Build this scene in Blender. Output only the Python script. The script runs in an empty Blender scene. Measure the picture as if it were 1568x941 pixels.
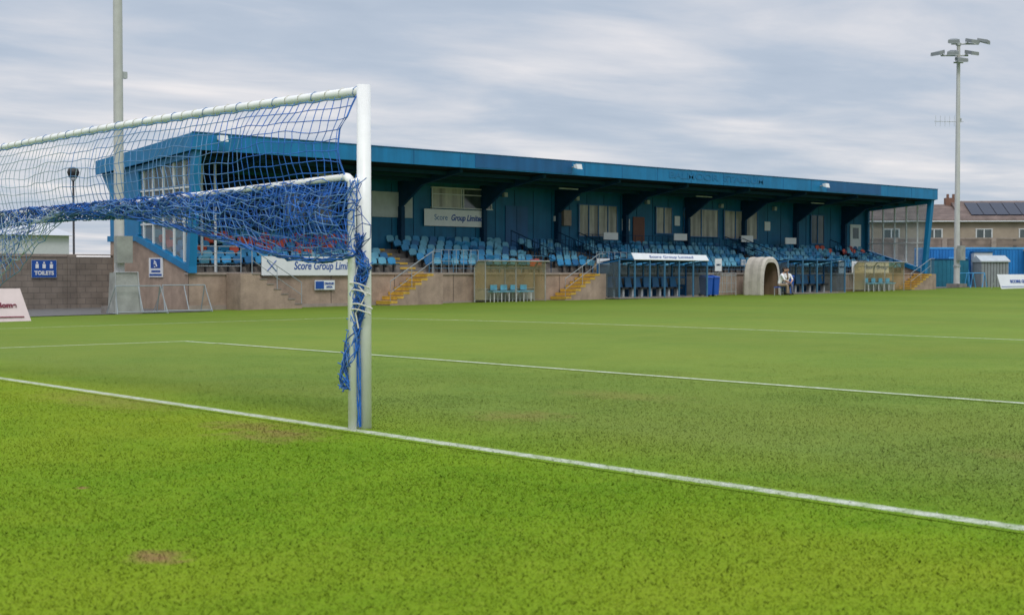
import bpy, bmesh, math, random
from mathutils import Vector, Matrix
random.seed(7)
R=random.random
sc=bpy.context.scene
def ru(a,b): return a+(b-a)*random.random()

# ------------------------------------------------------------ ground height
def sstep(a,b,x):
    t=max(0,min(1,(x-a)/(b-a))); return t*t*(3-2*t)
def g(x,y):
    return sstep(20,42,y)*((max(0,min(86,x))-24.1)*0.00876-0.157)

# ------------------------------------------------------------ materials
def newmat(name):
    m=bpy.data.materials.new(name); m.use_nodes=True
    nt=m.node_tree; b=nt.nodes["Principled BSDF"]; return m,nt,b
def mat(name,col,rough=0.6,var=0.18,scale=3.0,metal=0.0,bump=0.0,bscale=40,streak=0.0,spec=0.4,stain=None):
    m,nt,b=newmat(name); N=nt.nodes; L=nt.links
    geo=N.new("ShaderNodeNewGeometry")
    n=N.new("ShaderNodeTexNoise"); n.inputs["Scale"].default_value=scale; n.inputs["Detail"].default_value=6; n.inputs["Roughness"].default_value=0.65
    L.new(geo.outputs["Position"],n.inputs["Vector"])
    r=N.new("ShaderNodeMapRange"); r.inputs["From Min"].default_value=0.3; r.inputs["From Max"].default_value=0.7
    r.inputs["To Min"].default_value=1-var; r.inputs["To Max"].default_value=1+var
    L.new(n.outputs["Fac"],r.inputs["Value"])
    fac=r.outputs["Result"]
    if streak>0:
        mp=N.new("ShaderNodeMapping"); mp.inputs["Scale"].default_value=(2.2,2.2,0.18)
        L.new(geo.outputs["Position"],mp.inputs["Vector"])
        n2=N.new("ShaderNodeTexNoise"); n2.inputs["Scale"].default_value=1.6; n2.inputs["Detail"].default_value=5
        L.new(mp.outputs[0],n2.inputs["Vector"])
        r2=N.new("ShaderNodeMapRange"); r2.inputs["From Min"].default_value=0.35; r2.inputs["From Max"].default_value=0.65
        r2.inputs["To Min"].default_value=1-streak; r2.inputs["To Max"].default_value=1+streak*0.5
        L.new(n2.outputs["Fac"],r2.inputs["Value"])
        mm=N.new("ShaderNodeMath"); mm.operation='MULTIPLY'; L.new(fac,mm.inputs[0]); L.new(r2.outputs[0],mm.inputs[1]); fac=mm.outputs[0]
    vm=N.new("ShaderNodeVectorMath"); vm.operation='SCALE'; vm.inputs[0].default_value=col[:3]
    L.new(fac,vm.inputs["Scale"]); out=vm.outputs[0]
    if stain:
        n4=N.new("ShaderNodeTexNoise"); n4.inputs["Scale"].default_value=.7; n4.inputs["Detail"].default_value=8; n4.inputs["Roughness"].default_value=.75
        L.new(geo.outputs["Position"],n4.inputs["Vector"])
        r4=N.new("ShaderNodeMapRange"); r4.inputs["From Min"].default_value=.5; r4.inputs["From Max"].default_value=.66; r4.inputs["To Max"].default_value=.75
        L.new(n4.outputs["Fac"],r4.inputs["Value"])
        mx=N.new("ShaderNodeMix"); mx.data_type='RGBA'; L.new(r4.outputs[0],mx.inputs[0]); L.new(out,mx.inputs[6]); mx.inputs[7].default_value=(*stain,1); out=mx.outputs[2]
    L.new(out,b.inputs["Base Color"])
    b.inputs["Roughness"].default_value=rough; b.inputs["Metallic"].default_value=metal
    b.inputs["Specular IOR Level"].default_value=spec
    if bump>0:
        n3=N.new("ShaderNodeTexNoise"); n3.inputs["Scale"].default_value=bscale; n3.inputs["Detail"].default_value=4
        L.new(geo.outputs["Position"],n3.inputs["Vector"])
        bp=N.new("ShaderNodeBump"); bp.inputs["Strength"].default_value=bump; bp.inputs["Distance"].default_value=0.02
        L.new(n3.outputs["Fac"],bp.inputs["Height"]); L.new(bp.outputs[0],b.inputs["Normal"])
    return m
def brickmat(name,c1,c2,mortar,scale,bw,rh,rot=None):
    m,nt,b=newmat(name); N=nt.nodes; L=nt.links
    geo=N.new("ShaderNodeNewGeometry"); sep=N.new("ShaderNodeSeparateXYZ"); L.new(geo.outputs["Position"],sep.inputs[0])
    ad=N.new("ShaderNodeMath"); L.new(sep.outputs[0],ad.inputs[0]); L.new(sep.outputs[1],ad.inputs[1])
    cb=N.new("ShaderNodeCombineXYZ"); L.new(ad.outputs[0],cb.inputs[0]); L.new(sep.outputs[2],cb.inputs[1])
    br=N.new("ShaderNodeTexBrick"); br.inputs["Scale"].default_value=scale
    br.inputs["Color1"].default_value=(*c1,1); br.inputs["Color2"].default_value=(*c2,1); br.inputs["Mortar"].default_value=(*mortar,1)
    br.inputs["Brick Width"].default_value=bw; br.inputs["Row Height"].default_value=rh; br.inputs["Mortar Size"].default_value=0.012
    L.new(cb.outputs[0],br.inputs["Vector"])
    n=N.new("ShaderNodeTexNoise"); n.inputs["Scale"].default_value=1.3; n.inputs["Detail"].default_value=6; L.new(geo.outputs["Position"],n.inputs["Vector"])
    mr=N.new("ShaderNodeMapRange"); mr.inputs["From Min"].default_value=.3; mr.inputs["From Max"].default_value=.7; mr.inputs["To Min"].default_value=.7; mr.inputs["To Max"].default_value=1.25
    L.new(n.outputs["Fac"],mr.inputs[0])
    vm=N.new("ShaderNodeVectorMath"); vm.operation='SCALE'; L.new(br.outputs["Color"],vm.inputs[0]); L.new(mr.outputs[0],vm.inputs["Scale"])
    L.new(vm.outputs[0],b.inputs["Base Color"]); b.inputs["Roughness"].default_value=.9
    return m
def glassmat(name,tint,alpha):
    m,nt,b=newmat(name); N=nt.nodes; L=nt.links
    out=N["Material Output"]; tr=N.new("ShaderNodeBsdfTransparent"); tr.inputs[0].default_value=(*tint,1)
    b.inputs["Base Color"].default_value=(tint[0]*.6,tint[1]*.6,tint[2]*.6,1); b.inputs["Roughness"].default_value=.12
    n=N.new("ShaderNodeTexNoise"); n.inputs["Scale"].default_value=1.5; geo=N.new("ShaderNodeNewGeometry"); L.new(geo.outputs["Position"],n.inputs["Vector"])
    mr=N.new("ShaderNodeMapRange"); mr.inputs["To Min"].default_value=alpha*.6; mr.inputs["To Max"].default_value=min(1,alpha*1.4); L.new(n.outputs["Fac"],mr.inputs[0])
    mx=N.new("ShaderNodeMixShader"); L.new(mr.outputs[0],mx.inputs[0]); L.new(tr.outputs[0],mx.inputs[1]); L.new(b.outputs[0],mx.inputs[2]); L.new(mx.outputs[0],out.inputs[0])
    return m

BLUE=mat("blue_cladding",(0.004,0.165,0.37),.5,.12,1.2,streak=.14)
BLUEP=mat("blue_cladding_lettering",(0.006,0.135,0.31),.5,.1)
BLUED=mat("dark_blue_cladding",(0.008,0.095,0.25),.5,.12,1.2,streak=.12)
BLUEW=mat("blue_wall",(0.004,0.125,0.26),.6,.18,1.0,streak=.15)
BLUEF=mat("blue_frame",(0.015,0.13,0.34),.4,.1)
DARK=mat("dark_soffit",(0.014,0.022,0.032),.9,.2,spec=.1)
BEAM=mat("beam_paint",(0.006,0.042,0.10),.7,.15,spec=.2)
WHITEF=mat("white_frame",(0.62,0.64,0.65),.5,.06,6)
POSTW=mat("goalpost_paint",(0.86,0.86,0.86),.35,.05,9,streak=.05)
CONC=mat("concrete",(0.22,0.20,0.18),.9,.25,2.5,bump=.3)
ROUGH=mat("roughcast_wall",(0.35,0.262,0.205),.95,.2,2.2,bump=.7,bscale=25,streak=.10,stain=(0.20,0.15,0.12))
ROUGHD=mat("roughcast_joint",(0.15,0.115,0.095),.95,.2,2)
COPE=mat("coping_concrete",(0.30,0.25,0.215),.9,.2,3)
YEL=mat("yellow_step_paint",(0.60,0.38,0.06),.7,.25,5)
STEEL=mat("galvanised_steel",(0.42,0.44,0.45),.5,.15,5,metal=.3)
MAST=mat("mast_grey",(0.50,0.50,0.49),.55,.08,3,streak=.1)
RAILB=mat("blue_rail",(0.05,0.16,0.28),.5,.1)
RAILG=mat("grey_rail",(0.30,0.34,0.37),.5,.1)
BLACK=mat("black_plastic",(0.02,0.02,0.022),.5,.1)
SIGNB=mat("blue_sign",(0.01,0.07,0.32),.4,.05)
SIGNW=mat("white_sign",(0.70,0.72,0.74),.4,.05)
SIGND=mat("weathered_sign",(0.42,0.46,0.48),.5,.12)
CURT=mat("window_blind",(0.38,0.37,0.31),.3,.2,1.5,streak=.5,spec=.5)
CURTD=mat("dark_window",(0.06,0.08,0.085),.15,.25,1.5,streak=.3,spec=.9)
REDD=mat("brown_door",(0.14,0.045,0.03),.5,.15)
GLASS=glassmat("window_glass",(0.75,0.85,0.9),.28)
PERSP=glassmat("aged_perspex",(0.90,0.80,0.55),.40)
DGLASS=glassmat("dugout_glass",(0.32,0.42,0.5),.35)
SEATA=mat("seat_blue",(0.03,0.24,0.46),.5,.25,2)
SEATB=mat("seat_faded_blue",(0.12,0.36,0.49),.55,.25,2)
SEATC=mat("seat_dark_blue",(0.012,0.12,0.28),.5,.2,2)
SEATR=mat("seat_red",(0.60,0.09,0.045),.5,.25,2)
NETB=mat("net_blue",(0.018,0.125,0.47),.7,.35,12)
NETD=mat("net_deep_blue",(0.008,0.06,0.27),.7,.35,12)
NETG=mat("net_pale_blue",(0.11,0.23,0.45),.7,.25,20)
NETW=mat("net_faded",(0.34,0.42,0.52),.7,.25,20)
ROPE=mat("rope_white",(0.62,0.60,0.52),.8,.1)
PALE=mat("pale_canvas",(0.54,0.50,0.44),.8,.15,3)
TAN=mat("tan_lining",(0.22,0.15,0.10),.8,.1,3)
BINB=mat("bin_blue",(0.01,0.08,0.40),.4,.1)
ASPH=mat("asphalt",(0.13,0.125,0.12),.95,.2,4,bump=.3)
BRICKW=brickmat("block_wall",(0.22,0.185,0.155),(0.185,0.155,0.13),(0.12,0.105,0.095),1,.45,.22)
HWALL=mat("house_render",(0.34,0.28,0.22),.95,.15,.8,bump=.2)
HROOF=brickmat("roof_tile",(0.16,0.115,0.10),(0.19,0.14,0.12),(0.08,0.065,0.06),1,.4,.25)
SOLAR=mat("solar_panel",(0.012,0.018,0.04),.35,.1,1,spec=.4)
CHIM=mat("chimney_brick",(0.20,0.11,0.08),.9,.2)
STONE=brickmat("stone_wall",(0.26,0.20,0.165),(0.21,0.165,0.14),(0.13,0.11,0.1),1,.7,.35)
CONTB=mat("container_blue",(0.015,0.19,0.50),.5,.15,1,streak=.2)
CONTL=mat("container_light_blue",(0.07,0.34,0.66),.5,.12,1)
SHEDG=mat("shed_grey",(0.24,0.26,0.27),.8,.12)
SHEDL=mat("cabinet_grey",(0.30,0.31,0.29),.8,.2,2,stain=(.2,.2,.19))
TEAL=mat("teal_cladding",(0.015,0.16,0.24),.6,.12)
SKIN=mat("skin",(0.45,0.25,0.17),.6,.05)
HAIR=mat("hair",(0.03,0.02,0.015),.7,.1)
SHIRT=mat("white_shirt",(0.78,0.78,0.78),.8,.05)
PINK=mat("advert_board_pink",(0.70,0.58,0.58),.5,.06)
MAROON=mat("advert_print",(0.18,0.03,0.05),.5,.05)
PALEB=mat("pale_shed",(0.50,0.52,0.54),.8,.05)

# ------------------------------------------------------------ mesh builder
class MB:
    def __init__(s): s.v=[];s.f=[];s.m=[];s.mats=[]
    def mi(s,m):
        if m not in s.mats: s.mats.append(m)
        return s.mats.index(m)
    def face(s,pts,m):
        b=len(s.v); s.v+= [tuple(p) for p in pts]; s.f.append(list(range(b,b+len(pts)))); s.m.append(s.mi(m))
    def solid(s,bot,top,m):
        b=len(s.v);n=len(bot); s.v+=[tuple(p) for p in bot]+[tuple(p) for p in top]; k=s.mi(m)
        s.f.append(list(range(b+n-1,b-1,-1))); s.m.append(k)
        s.f.append(list(range(b+n,b+2*n))); s.m.append(k)
        for i in range(n):
            j=(i+1)%n; s.f.append([b+i,b+j,b+n+j,b+n+i]); s.m.append(k)
    def box(s,x0,x1,y0,y1,z0,z1,m):
        s.solid([(x0,y0,z0),(x1,y0,z0),(x1,y1,z0),(x0,y1,z0)],[(x0,y0,z1),(x1,y0,z1),(x1,y1,z1),(x0,y1,z1)],m)
    def px(s,poly,x0,x1,m): s.solid([(x0,a,b) for a,b in poly],[(x1,a,b) for a,b in poly],m)
    def tube(s,pts,r,m,n=8,cap=True):
        pts=[Vector(p) for p in pts]; k=s.mi(m); b=len(s.v); np_=len(pts)
        rr=r if isinstance(r,(list,tuple)) else [r]*np_
        for i,p in enumerate(pts):
            d=(pts[min(i+1,np_-1)]-pts[max(i-1,0)])
            if d.length<1e-9: d=Vector((0,0,1))
            d.normalize(); up=Vector((0,0,1)) if abs(d.z)<.9 else Vector((1,0,0))
            a=d.cross(up).normalized(); c=a.cross(d)
            for j in range(n):
                t=2*math.pi*j/n; s.v.append(tuple(p+a*(math.cos(t)*rr[i])+c*(math.sin(t)*rr[i])))
        for i in range(np_-1):
            for j in range(n):
                j2=(j+1)%n; s.f.append([b+i*n+j,b+i*n+j2,b+(i+1)*n+j2,b+(i+1)*n+j]); s.m.append(k)
        if cap:
            s.f.append([b+j for j in range(n)][::-1]); s.m.append(k)
            s.f.append([b+(np_-1)*n+j for j in range(n)]); s.m.append(k)
    def build(s,name,parent=None,smooth=False,recalc=True):
        me=bpy.data.meshes.new(name); me.from_pydata(s.v,[],s.f)
        for m in s.mats: me.materials.append(m)
        me.polygons.foreach_set("material_index",s.m)
        if recalc:
            bm=bmesh.new(); bm.from_mesh(me); bmesh.ops.recalc_face_normals(bm,faces=bm.faces); bm.to_mesh(me); bm.free()
        if smooth:
            me.polygons.foreach_set("use_smooth",[True]*len(me.polygons))
        me.update()
        o=bpy.data.objects.new(name,me); sc.collection.objects.link(o)
        if parent: o.parent=parent
        return o
def empty(name,loc=(0,0,0),rz=0):
    e=bpy.data.objects.new(name,None); sc.collection.objects.link(e); e.location=loc; e.rotation_euler=(0,0,rz); e.empty_display_size=.2; return e
def text(name,body,loc,size,m,parent,rz=0,width=None,bold=0.0,shear=0):
    cu=bpy.data.curves.new(name,'FONT'); cu.body=body; cu.size=size; cu.extrude=.004; cu.offset=bold; cu.shear=shear
    cu.align_x='CENTER'; cu.align_y='CENTER'
    o=bpy.data.objects.new(name+"_t",cu); sc.collection.objects.link(o)
    dg=bpy.context.evaluated_depsgraph_get(); me=bpy.data.meshes.new_from_object(o.evaluated_get(dg))
    bpy.data.objects.remove(o)
    xs=[v.co.x for v in me.vertices]
    if width and xs:
        k=width/(max(xs)-min(xs)); 
        for v in me.vertices: v.co.x*=k
    me.materials.clear(); me.materials.append(m)
    n=bpy.data.objects.new(name,me); sc.collection.objects.link(n); n.location=loc; n.rotation_euler=(math.pi/2,0,rz); n.parent=parent
    return n

# ------------------------------------------------------------ turf material
GL=5.72
def turf():
    m,nt,b=newmat("turf"); N=nt.nodes; L=nt.links
    geo=N.new("ShaderNodeNewGeometry"); P=geo.outputs["Position"]
    def noise(scale,detail=4,rough=.6,src=None,dist=0):
        n=N.new("ShaderNodeTexNoise"); n.inputs["Scale"].default_value=scale; n.inputs["Detail"].default_value=detail; n.inputs["Roughness"].default_value=rough; n.inputs["Distortion"].default_value=dist
        L.new(src or P,n.inputs["Vector"]); return n.outputs["Fac"]
    def M(op,a,c=None,d=None):
        n=N.new("ShaderNodeMath"); n.operation=op
        for i,x in enumerate((a,c,d)):
            if x is None: continue
            if isinstance(x,(int,float)): n.inputs[i].default_value=x
            else: L.new(x,n.inputs[i])
        return n.outputs[0]
    def mr(v,a,c,d=0,e=1):
        n=N.new("ShaderNodeMapRange"); n.inputs[1].default_value=a; n.inputs[2].default_value=c; n.inputs[3].default_value=d; n.inputs[4].default_value=e; L.new(v,n.inputs[0]); return n.outputs[0]
    def mix(f,a,c):
        n=N.new("ShaderNodeMix"); n.data_type='RGBA'
        for i,x in ((0,f),(6,a),(7,c)):
            if isinstance(x,tuple): n.inputs[i].default_value=(*x,1)
            elif isinstance(x,(int,float)): n.inputs[i].default_value=x
            else: L.new(x,n.inputs[i])
        return n.outputs[2]
    sep=N.new("ShaderNodeSeparateXYZ"); L.new(P,sep.inputs[0]); x,y=sep.outputs[0],sep.outputs[1]
    cb=N.new("ShaderNodeCombineXYZ"); L.new(x,cb.inputs[0]); L.new(y,cb.inputs[1]); F=cb.outputs[0]
    big=noise(.25,3,.6,F); med=noise(.9,6,.68,F,.8); fine=noise(8,5,.7,F); f2=noise(16,4,.65,F); vf=noise(60,3,.65,F)
    deep=(0.112,0.222,0.004); mid=(0.158,0.268,0.007); yel=(0.225,0.290,0.012)
    c=mix(mr(med,.34,.66),deep,mid)
    c=mix(mr(big,.42,.62,0,.7),c,yel)
    c=mix(mr(f2,.50,.75,0,.38),c,(0.26,0.31,0.03))
    c=mix(mr(f2,.25,.44,.12,0),c,(0.085,0.17,0.004))
    inside=mr(x,GL-.4,GL+1.6)
    c2=mix(mr(med,.36,.64),(0.132,0.206,0.032),(0.164,0.232,0.038))
    c2=mix(mr(big,.40,.65,0,.5),c2,(0.180,0.225,0.038))
    c2=mix(mr(f2,.45,.75,0,.35),c2,(0.215,0.26,0.065))
    # the turf turns a deeper green towards the far side of the pitch
    c2=mix(mr(y,18,40,0,.7),c2,(0.105,0.170,0.014))
    c2=mix(M('MULTIPLY',mr(med,.42,.62,0,.35),mr(y,18,30)),c2,(0.158,0.195,0.030))
    st=M('SINE',M('ADD',M('MULTIPLY',x,math.pi/5.5),M('MULTIPLY',M('SUBTRACT',med,.5),.9))); stripe=mr(st,-.5,.5,.955,1.04)
    vs=N.new("ShaderNodeVectorMath"); vs.operation='SCALE'; L.new(c2,vs.inputs[0]); L.new(stripe,vs.inputs["Scale"])
    c=mix(M('MULTIPLY',inside,.88),c,vs.outputs[0])
    gv=mr(vf,.3,.7,.87,1.14)
    vs=N.new("ShaderNodeVectorMath"); vs.operation='SCALE'; L.new(c,vs.inputs[0]); L.new(gv,vs.inputs["Scale"]); c=vs.outputs[0]
    def patch(px,py,r,st_=1.0,sx=1,sy=1):
        dx=M('MULTIPLY',M('SUBTRACT',x,px),1/sx); dy=M('MULTIPLY',M('SUBTRACT',y,py),1/sy)
        d=M('SQRT',M('ADD',M('MULTIPLY',dx,dx),M('MULTIPLY',dy,dy)))
        d=M('ADD',d,M('MULTIPLY',M('SUBTRACT',noise(6,5,.7,F),.5),r*2.6))
        return mr(d,r*.2,r,st_,0)
    earth=(0.27,0.175,0.065)
    for a in ((2.56,5.0,.14,1,1,1.2),(5.15,8.25,.42,.6,1,1.3),(5.3,8.9,.35,.5,1,1.5),(3.1,6.9,.06,1,1,1),(2.0,5.7,.05,.7,1,1),(7.3,8.1,.5,.35,1,1),(9.2,8.9,.5,.25,1,2.0),(5.4,11.5,.5,.35,1,3),(8.0,4.2,.3,.2,1,2)):
        c=mix(patch(*a),c,earth)
    wob=M('MULTIPLY',M('SUBTRACT',noise(22,3,.6,F),.5),.055)
    def line(cx,cy,hx,hy):
        dx=M('SUBTRACT',M('ABSOLUTE',M('SUBTRACT',x,cx)),hx); dy=M('SUBTRACT',M('ABSOLUTE',M('SUBTRACT',y,cy)),hy)
        d=M('ADD',M('MAXIMUM',dx,dy),wob); return mr(d,-.016,.016,1,0)
    ls=[line(GL,10,.052,34),line(11.3,11.85,.048,9.16),line(8.5,21.0,2.8,.04),line(8.5,2.7,2.8,.055),line(22.3,11.85,.045,20.2),line(14,32.05,8.3,.05)]
    w=ls[0]
    for l in ls[1:]: w=M('MAXIMUM',w,l)
    w=M('MULTIPLY',w,mr(fine,.34,.62,.30,.88))
    c=mix(w,c,(0.62,0.64,0.57))
    L.new(c,b.inputs["Base Color"]); b.inputs["Roughness"].default_value=.9; b.inputs["Specular IOR Level"].default_value=.1
    # grass is a diffuse volume of leaves: shade it with an upward normal
    up=N.new("ShaderNodeCombineXYZ"); up.inputs[2].default_value=1
    bp=N.new("ShaderNodeBump"); bp.inputs["Strength"].default_value=.3; bp.inputs["Distance"].default_value=.02
    L.new(vf,bp.inputs["Height"]); L.new(up.outputs[0],bp.inputs["Normal"]); L.new(bp.outputs[0],b.inputs["Normal"])
    return m
TURF=turf()

# ------------------------------------------------------------ ground
xs=[-3000,-800,-200,-60,-20]+[i*4.0 for i in range(0,24)]+[110,160,300,900,3000]
ys=[-3000,-500,-60,-20,0]+[6,12,16,18,20]+[20+i*1.5 for i in range(1,17)]+[50,60,80,130,300,900,3000]
mb=MB(); k=mb.mi(TURF)
for yy in ys:
    for xx in xs: mb.v.append((xx,yy,g(xx,yy)))
nx=len(xs)
for j in range(len(ys)-1):
    for i in range(nx-1):
        mb.f.append([j*nx+i,j*nx+i+1,(j+1)*nx+i+1,(j+1)*nx+i]); mb.m.append(k)
mb.build("ground",smooth=True)
mb=MB(); k=mb.mi(ASPH)
def pave(x0,x1,y0,y1,nx,ny):
    b=len(mb.v)
    for j in range(ny+1):
        for i in range(nx+1):
            X=x0+(x1-x0)*i/nx; Y=y0+(y1-y0)*j/ny; mb.v.append((X,Y,g(X,Y)+.02))
    for j in range(ny):
        for i in range(nx):
            mb.f.append([b+j*(nx+1)+i,b+j*(nx+1)+i+1,b+(j+1)*(nx+1)+i+1,b+(j+1)*(nx+1)+i]); mb.m.append(k)
pave(-60,23.75,42.3,90,24,12); pave(23.75,100,50.3,90,24,8); pave(72.2,100,44.5,50.3,12,3)
mb.build("pavement")
mb=MB()
mb.face([(GL-.12,-24,.004),(GL+.12,-24,.004),(GL+.12,19.9,.004),(GL-.12,19.9,.004)],TURF)
mb.face([(11.18,2.6,.004),(11.42,2.6,.004),(11.42,19.9,.004),(11.18,19.9,.004)],TURF)
mb.build("pitch_marking")

# ------------------------------------------------------------ grass blades
grass=empty("grass")
def blade_mesh(i,n,hs=1.0):
    rnd=random.Random(100+i); v=[];f=[]
    for _ in range(n):
        x=rnd.random()-.5; y=rnd.random()-.5; a=rnd.random()*6.283; h=hs*rnd.uniform(.005,.015)*(1.5 if rnd.random()<.07 else 1); w=rnd.uniform(.0014,.0026)
        l=rnd.uniform(.5,1.8)*h; la=rnd.random()*6.283
        b=len(v); v+=[(x-w*math.cos(a),y-w*math.sin(a),0),(x+w*math.cos(a),y+w*math.sin(a),0),(x+l*math.cos(la),y+l*math.sin(la),h)]
        f.append((b,b+1,b+2))
    me=bpy.data.meshes.new("grass_blades_%d"%i); me.from_pydata(v,[],f); me.materials.append(TURF); me.update(); return me
dens=[(0,5500,1),(7,3800,1),(9.5,2300,1),(12,1300,.95),(14.5,700,.9),(17,320,.85),(19.5,150,.8)]
bsets=[[blade_mesh(10*q+i,n,hs) for i in range(3)] for q,(z,n,hs) in enumerate(dens)]
for ix in range(-10,32):
    for iy in range(-8,24):
        cx,cy=ix+.5,iy+.5; X=.746*cx-.666*cy; Z=.666*cx+.746*cy
        if Z<3.4 or Z>22: continue
        if abs(X)>.375*Z+1.0 or cy>19.4: continue
        zz=Z+ru(-1.2,1.2); q=0
        for k_,(z0,_,_h) in enumerate(dens):
            if zz>=z0: q=k_
        o=bpy.data.objects.new("grass_patch",random.choice(bsets[q])); sc.collection.objects.link(o); o.parent=grass
        o.location=(cx,cy,0); o.rotation_euler=(0,0,random.randrange(4)*math.pi/2)

# ------------------------------------------------------------ GOAL
goal=empty("football_goal")
PX,PY=5.85,8.18; PZ=2.50; FY=15.5
def barz(y): 
    t=(y-PY)/(FY-PY); return PZ-.03+.055*t+.035*math.sin(math.pi*t)
mb=MB()
mb.tube([(PX,PY,-.05),(PX,PY,PZ+.01)],.052,POSTW,24); mb.tube([(PX,FY,-.05),(PX,FY,PZ+.05)],.052,POSTW,24)
mb.tube([(PX,PY-.03+(FY-PY+.06)*i/12,barz(PY+(FY-PY)*i/12)) for i in range(13)],.033,POSTW,20)
mb.build("posts_and_crossbar",goal,smooth=False)
goal.children[0].data.polygons.foreach_set("use_smooth",[len(p.vertices)==4 for p in goal.children[0].data.polygons])
SX=PX-.115
mb=MB()
for yy,s in ((PY-.01,1),(FY+.01,-1)):
    arc=[(SX,yy,-.03),(SX,yy,1.76)]+[(SX,yy+s*(.08-.08*math.cos(t)),1.76+.08*math.sin(t)) for t in (.4,.8,1.2,1.57)]
    mb.tube(arc,.031,POSTW,14)
mb.tube([(SX,PY+.07,1.84),(SX,(PY+FY)/2,1.78),(SX,FY-.07,1.78)],.025,POSTW,12)
mb.tube([(PX,PY,1.83),(SX,PY,1.80)],.02,POSTW,8)
mb.build("net_stanchions",goal,smooth=True)
def nz(a,b,c=0): return math.sin(a*2.1+b*1.3+c)*.5+math.sin(a*4.7-b*2.9+c*2)*.3+math.sin(a*9.1+b*5+c*3)*.2
mb=MB(); ncol=78; nrow=8
def up(i,j):
    yv=PY+.03+(FY-PY-.06)*i/ncol; w=j/nrow
    zt=barz(yv)-.03; zb=1.80
    x=PX-.04-.08*w-.10*math.sin(math.pi*w)*(.8+.5*nz(yv,0,1))+.01*(R()-.5)
    z=zt+(zb-zt)*w+.03*nz(yv*1.5,w*3,2)*math.sin(math.pi*w)
    yy=yv+.05*nz(yv*1.1,w*4,4)*math.sin(math.pi*min(1,w*1.1))+(.06*math.sin(math.pi*w) if i==0 else 0)+.008*(R()-.5)
    return (x,yy,z)
Gd=[[up(i,j) for j in range(nrow+1)] for i in range(ncol+1)]
def netm(i): return NETB if i<18 else NETG if i<44 else NETW
for i in range(ncol+1): mb.tube(Gd[i],.0036,netm(i+random.randrange(-8,8)),4,False)
for j in range(1,nrow+1):
    for a,b_ in ((0,18),(18,34),(34,52),(52,78)): mb.tube([Gd[i][j] for i in range(a,b_+1)],.0036,netm((a+b_)//2),4,False)
mb.tube([Gd[0][j] for j in range(nrow+1)],.007,NETB,5,False)
mb.tube([(PX-.05,PY+.05+(FY-PY-.1)*i/80,barz(PY+(FY-PY)*i/80)-.045+.006*math.sin(i*1.9)) for i in range(81)],.007,NETG,5,False)
for i in range(0,ncol,2):
    yv=PY+.05+(FY-PY-.1)*i/ncol; zc=barz(yv); pts=[(PX+.039*math.cos(t),yv+.012*t,zc+.039*math.sin(t)) for t in [q*.9 for q in range(8)]]
    mb.tube(pts,.0035,ROPE if i%3 else NETG,4,False)
mb.build("upper_net",goal)
mb=MB()
def lerp_tab(tab,x):
    if x<=tab[0][0]: return tab[0][1]
    for (a,b),(c,d) in zip(tab,tab[1:]):
        if x<=c: return b+(d-b)*(x-a)/(c-a)
    return tab[-1][1]
thick=[(8.1,.055),(9.0,.04),(9.8,.045),(10.6,.085),(12,.085),(13,.075),(13.8,.08),(15.5,.085)]
cen=[(8.1,1.79),(9.5,1.79),(10.3,1.75),(11.5,1.73),(13,1.74),(14,1.74),(15.5,1.70)]
NM=[NETB,NETB,NETG,NETD,NETB]
for q in range(140):
    y0=ru(8.1,14.8) if q%3 else ru(10.2,14.8); y1=min(15.5,y0+ru(.6,2.6)); n=int((y1-y0)/.05)+2
    a,b_,c_=R()*6,R()*6,ru(1.5,3.8); pts=[]
    for s in range(n):
        yv=y0+(y1-y0)*s/(n-1); t=lerp_tab(thick,yv); ph=c_*yv*2.4+a
        pts.append((SX-.01+t*.7*math.cos(ph)+.014*(R()-.5),yv,lerp_tab(cen,yv)+t*math.sin(ph*1.13+b_)+.02*(R()-.5)))
    mb.tube(pts,.0042,NM[q%5],4,False)
low=[(8.02,1.27),(8.45,1.22),(8.89,1.25),(9.36,1.32),(10.07,1.44),(10.86,1.56),(11.74,1.66),(12.6,1.72),(13.4,1.70)]
def drape(y0,y1,lowtab,topz,xoff,sp,seed,matn,r=.0034,amp=.05,skew=0.0,jit=.02):
    nc=int((y1-y0)/sp); nr=7
    G_=[]
    for i in range(nc+1):
        yv=y0+(y1-y0)*i/nc; lo=lerp_tab(lowtab,yv); row=[]
        for j in range(nr+1):
            w=j/nr
            row.append((xoff-.10*math.sin(math.pi*w*.9)*(.6+.5*nz(yv*1.7,w,seed))+jit*(R()-.5),
                        yv+skew*w+amp*nz(yv*2.3,w*5,seed)+jit*(R()-.5),
                        topz+(lo-topz)*w+amp*.5*nz(yv*3,w*4,seed+5)+jit*(R()-.5)))
        G_.append(row)
    for i in range(nc+1): mb.tube(G_[i],r,matn,4,False)
    for j in range(1,nr+1): mb.tube([G_[i][j] for i in range(nc+1)],r if j<nr else r*1.5,matn,4,False)
drape(8.06,13.2,low,1.80,SX-.02,.085,1,NETB)
drape(8.06,12.2,[(a,b+.03) for a,b in low],1.80,SX-.05,.085,3,NETG,amp=.09,skew=.12)
drape(8.06,11.6,[(a,b+.06) for a,b in low],1.80,SX+.02,.075,5,NETD,amp=.11,skew=-.1)
drape(8.04,9.3,[(8.02,1.28),(8.6,1.36),(9.3,1.60)],1.81,SX-.03,.06,8,NETB,amp=.06,jit=.04)
drape(8.04,10.2,[(8.02,1.32),(9.0,1.44),(10.2,1.66)],1.80,SX-.00,.07,9,NETB,amp=.09,skew=.2,jit=.04)
for q in range(10):
    a=R()*6; mb.tube([(SX-.07+.02*math.sin(a+yv*7),yv,lerp_tab(low,yv)+.015*math.sin(a*2+yv*9)+.01*R()) for yv in [8.05+.06*i for i in range(82)]],.0045,NM[q%5],4,False)
lowl=[(12.9,1.74),(13.5,1.48),(14.2,1.16),(15.5,.70)]
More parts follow.
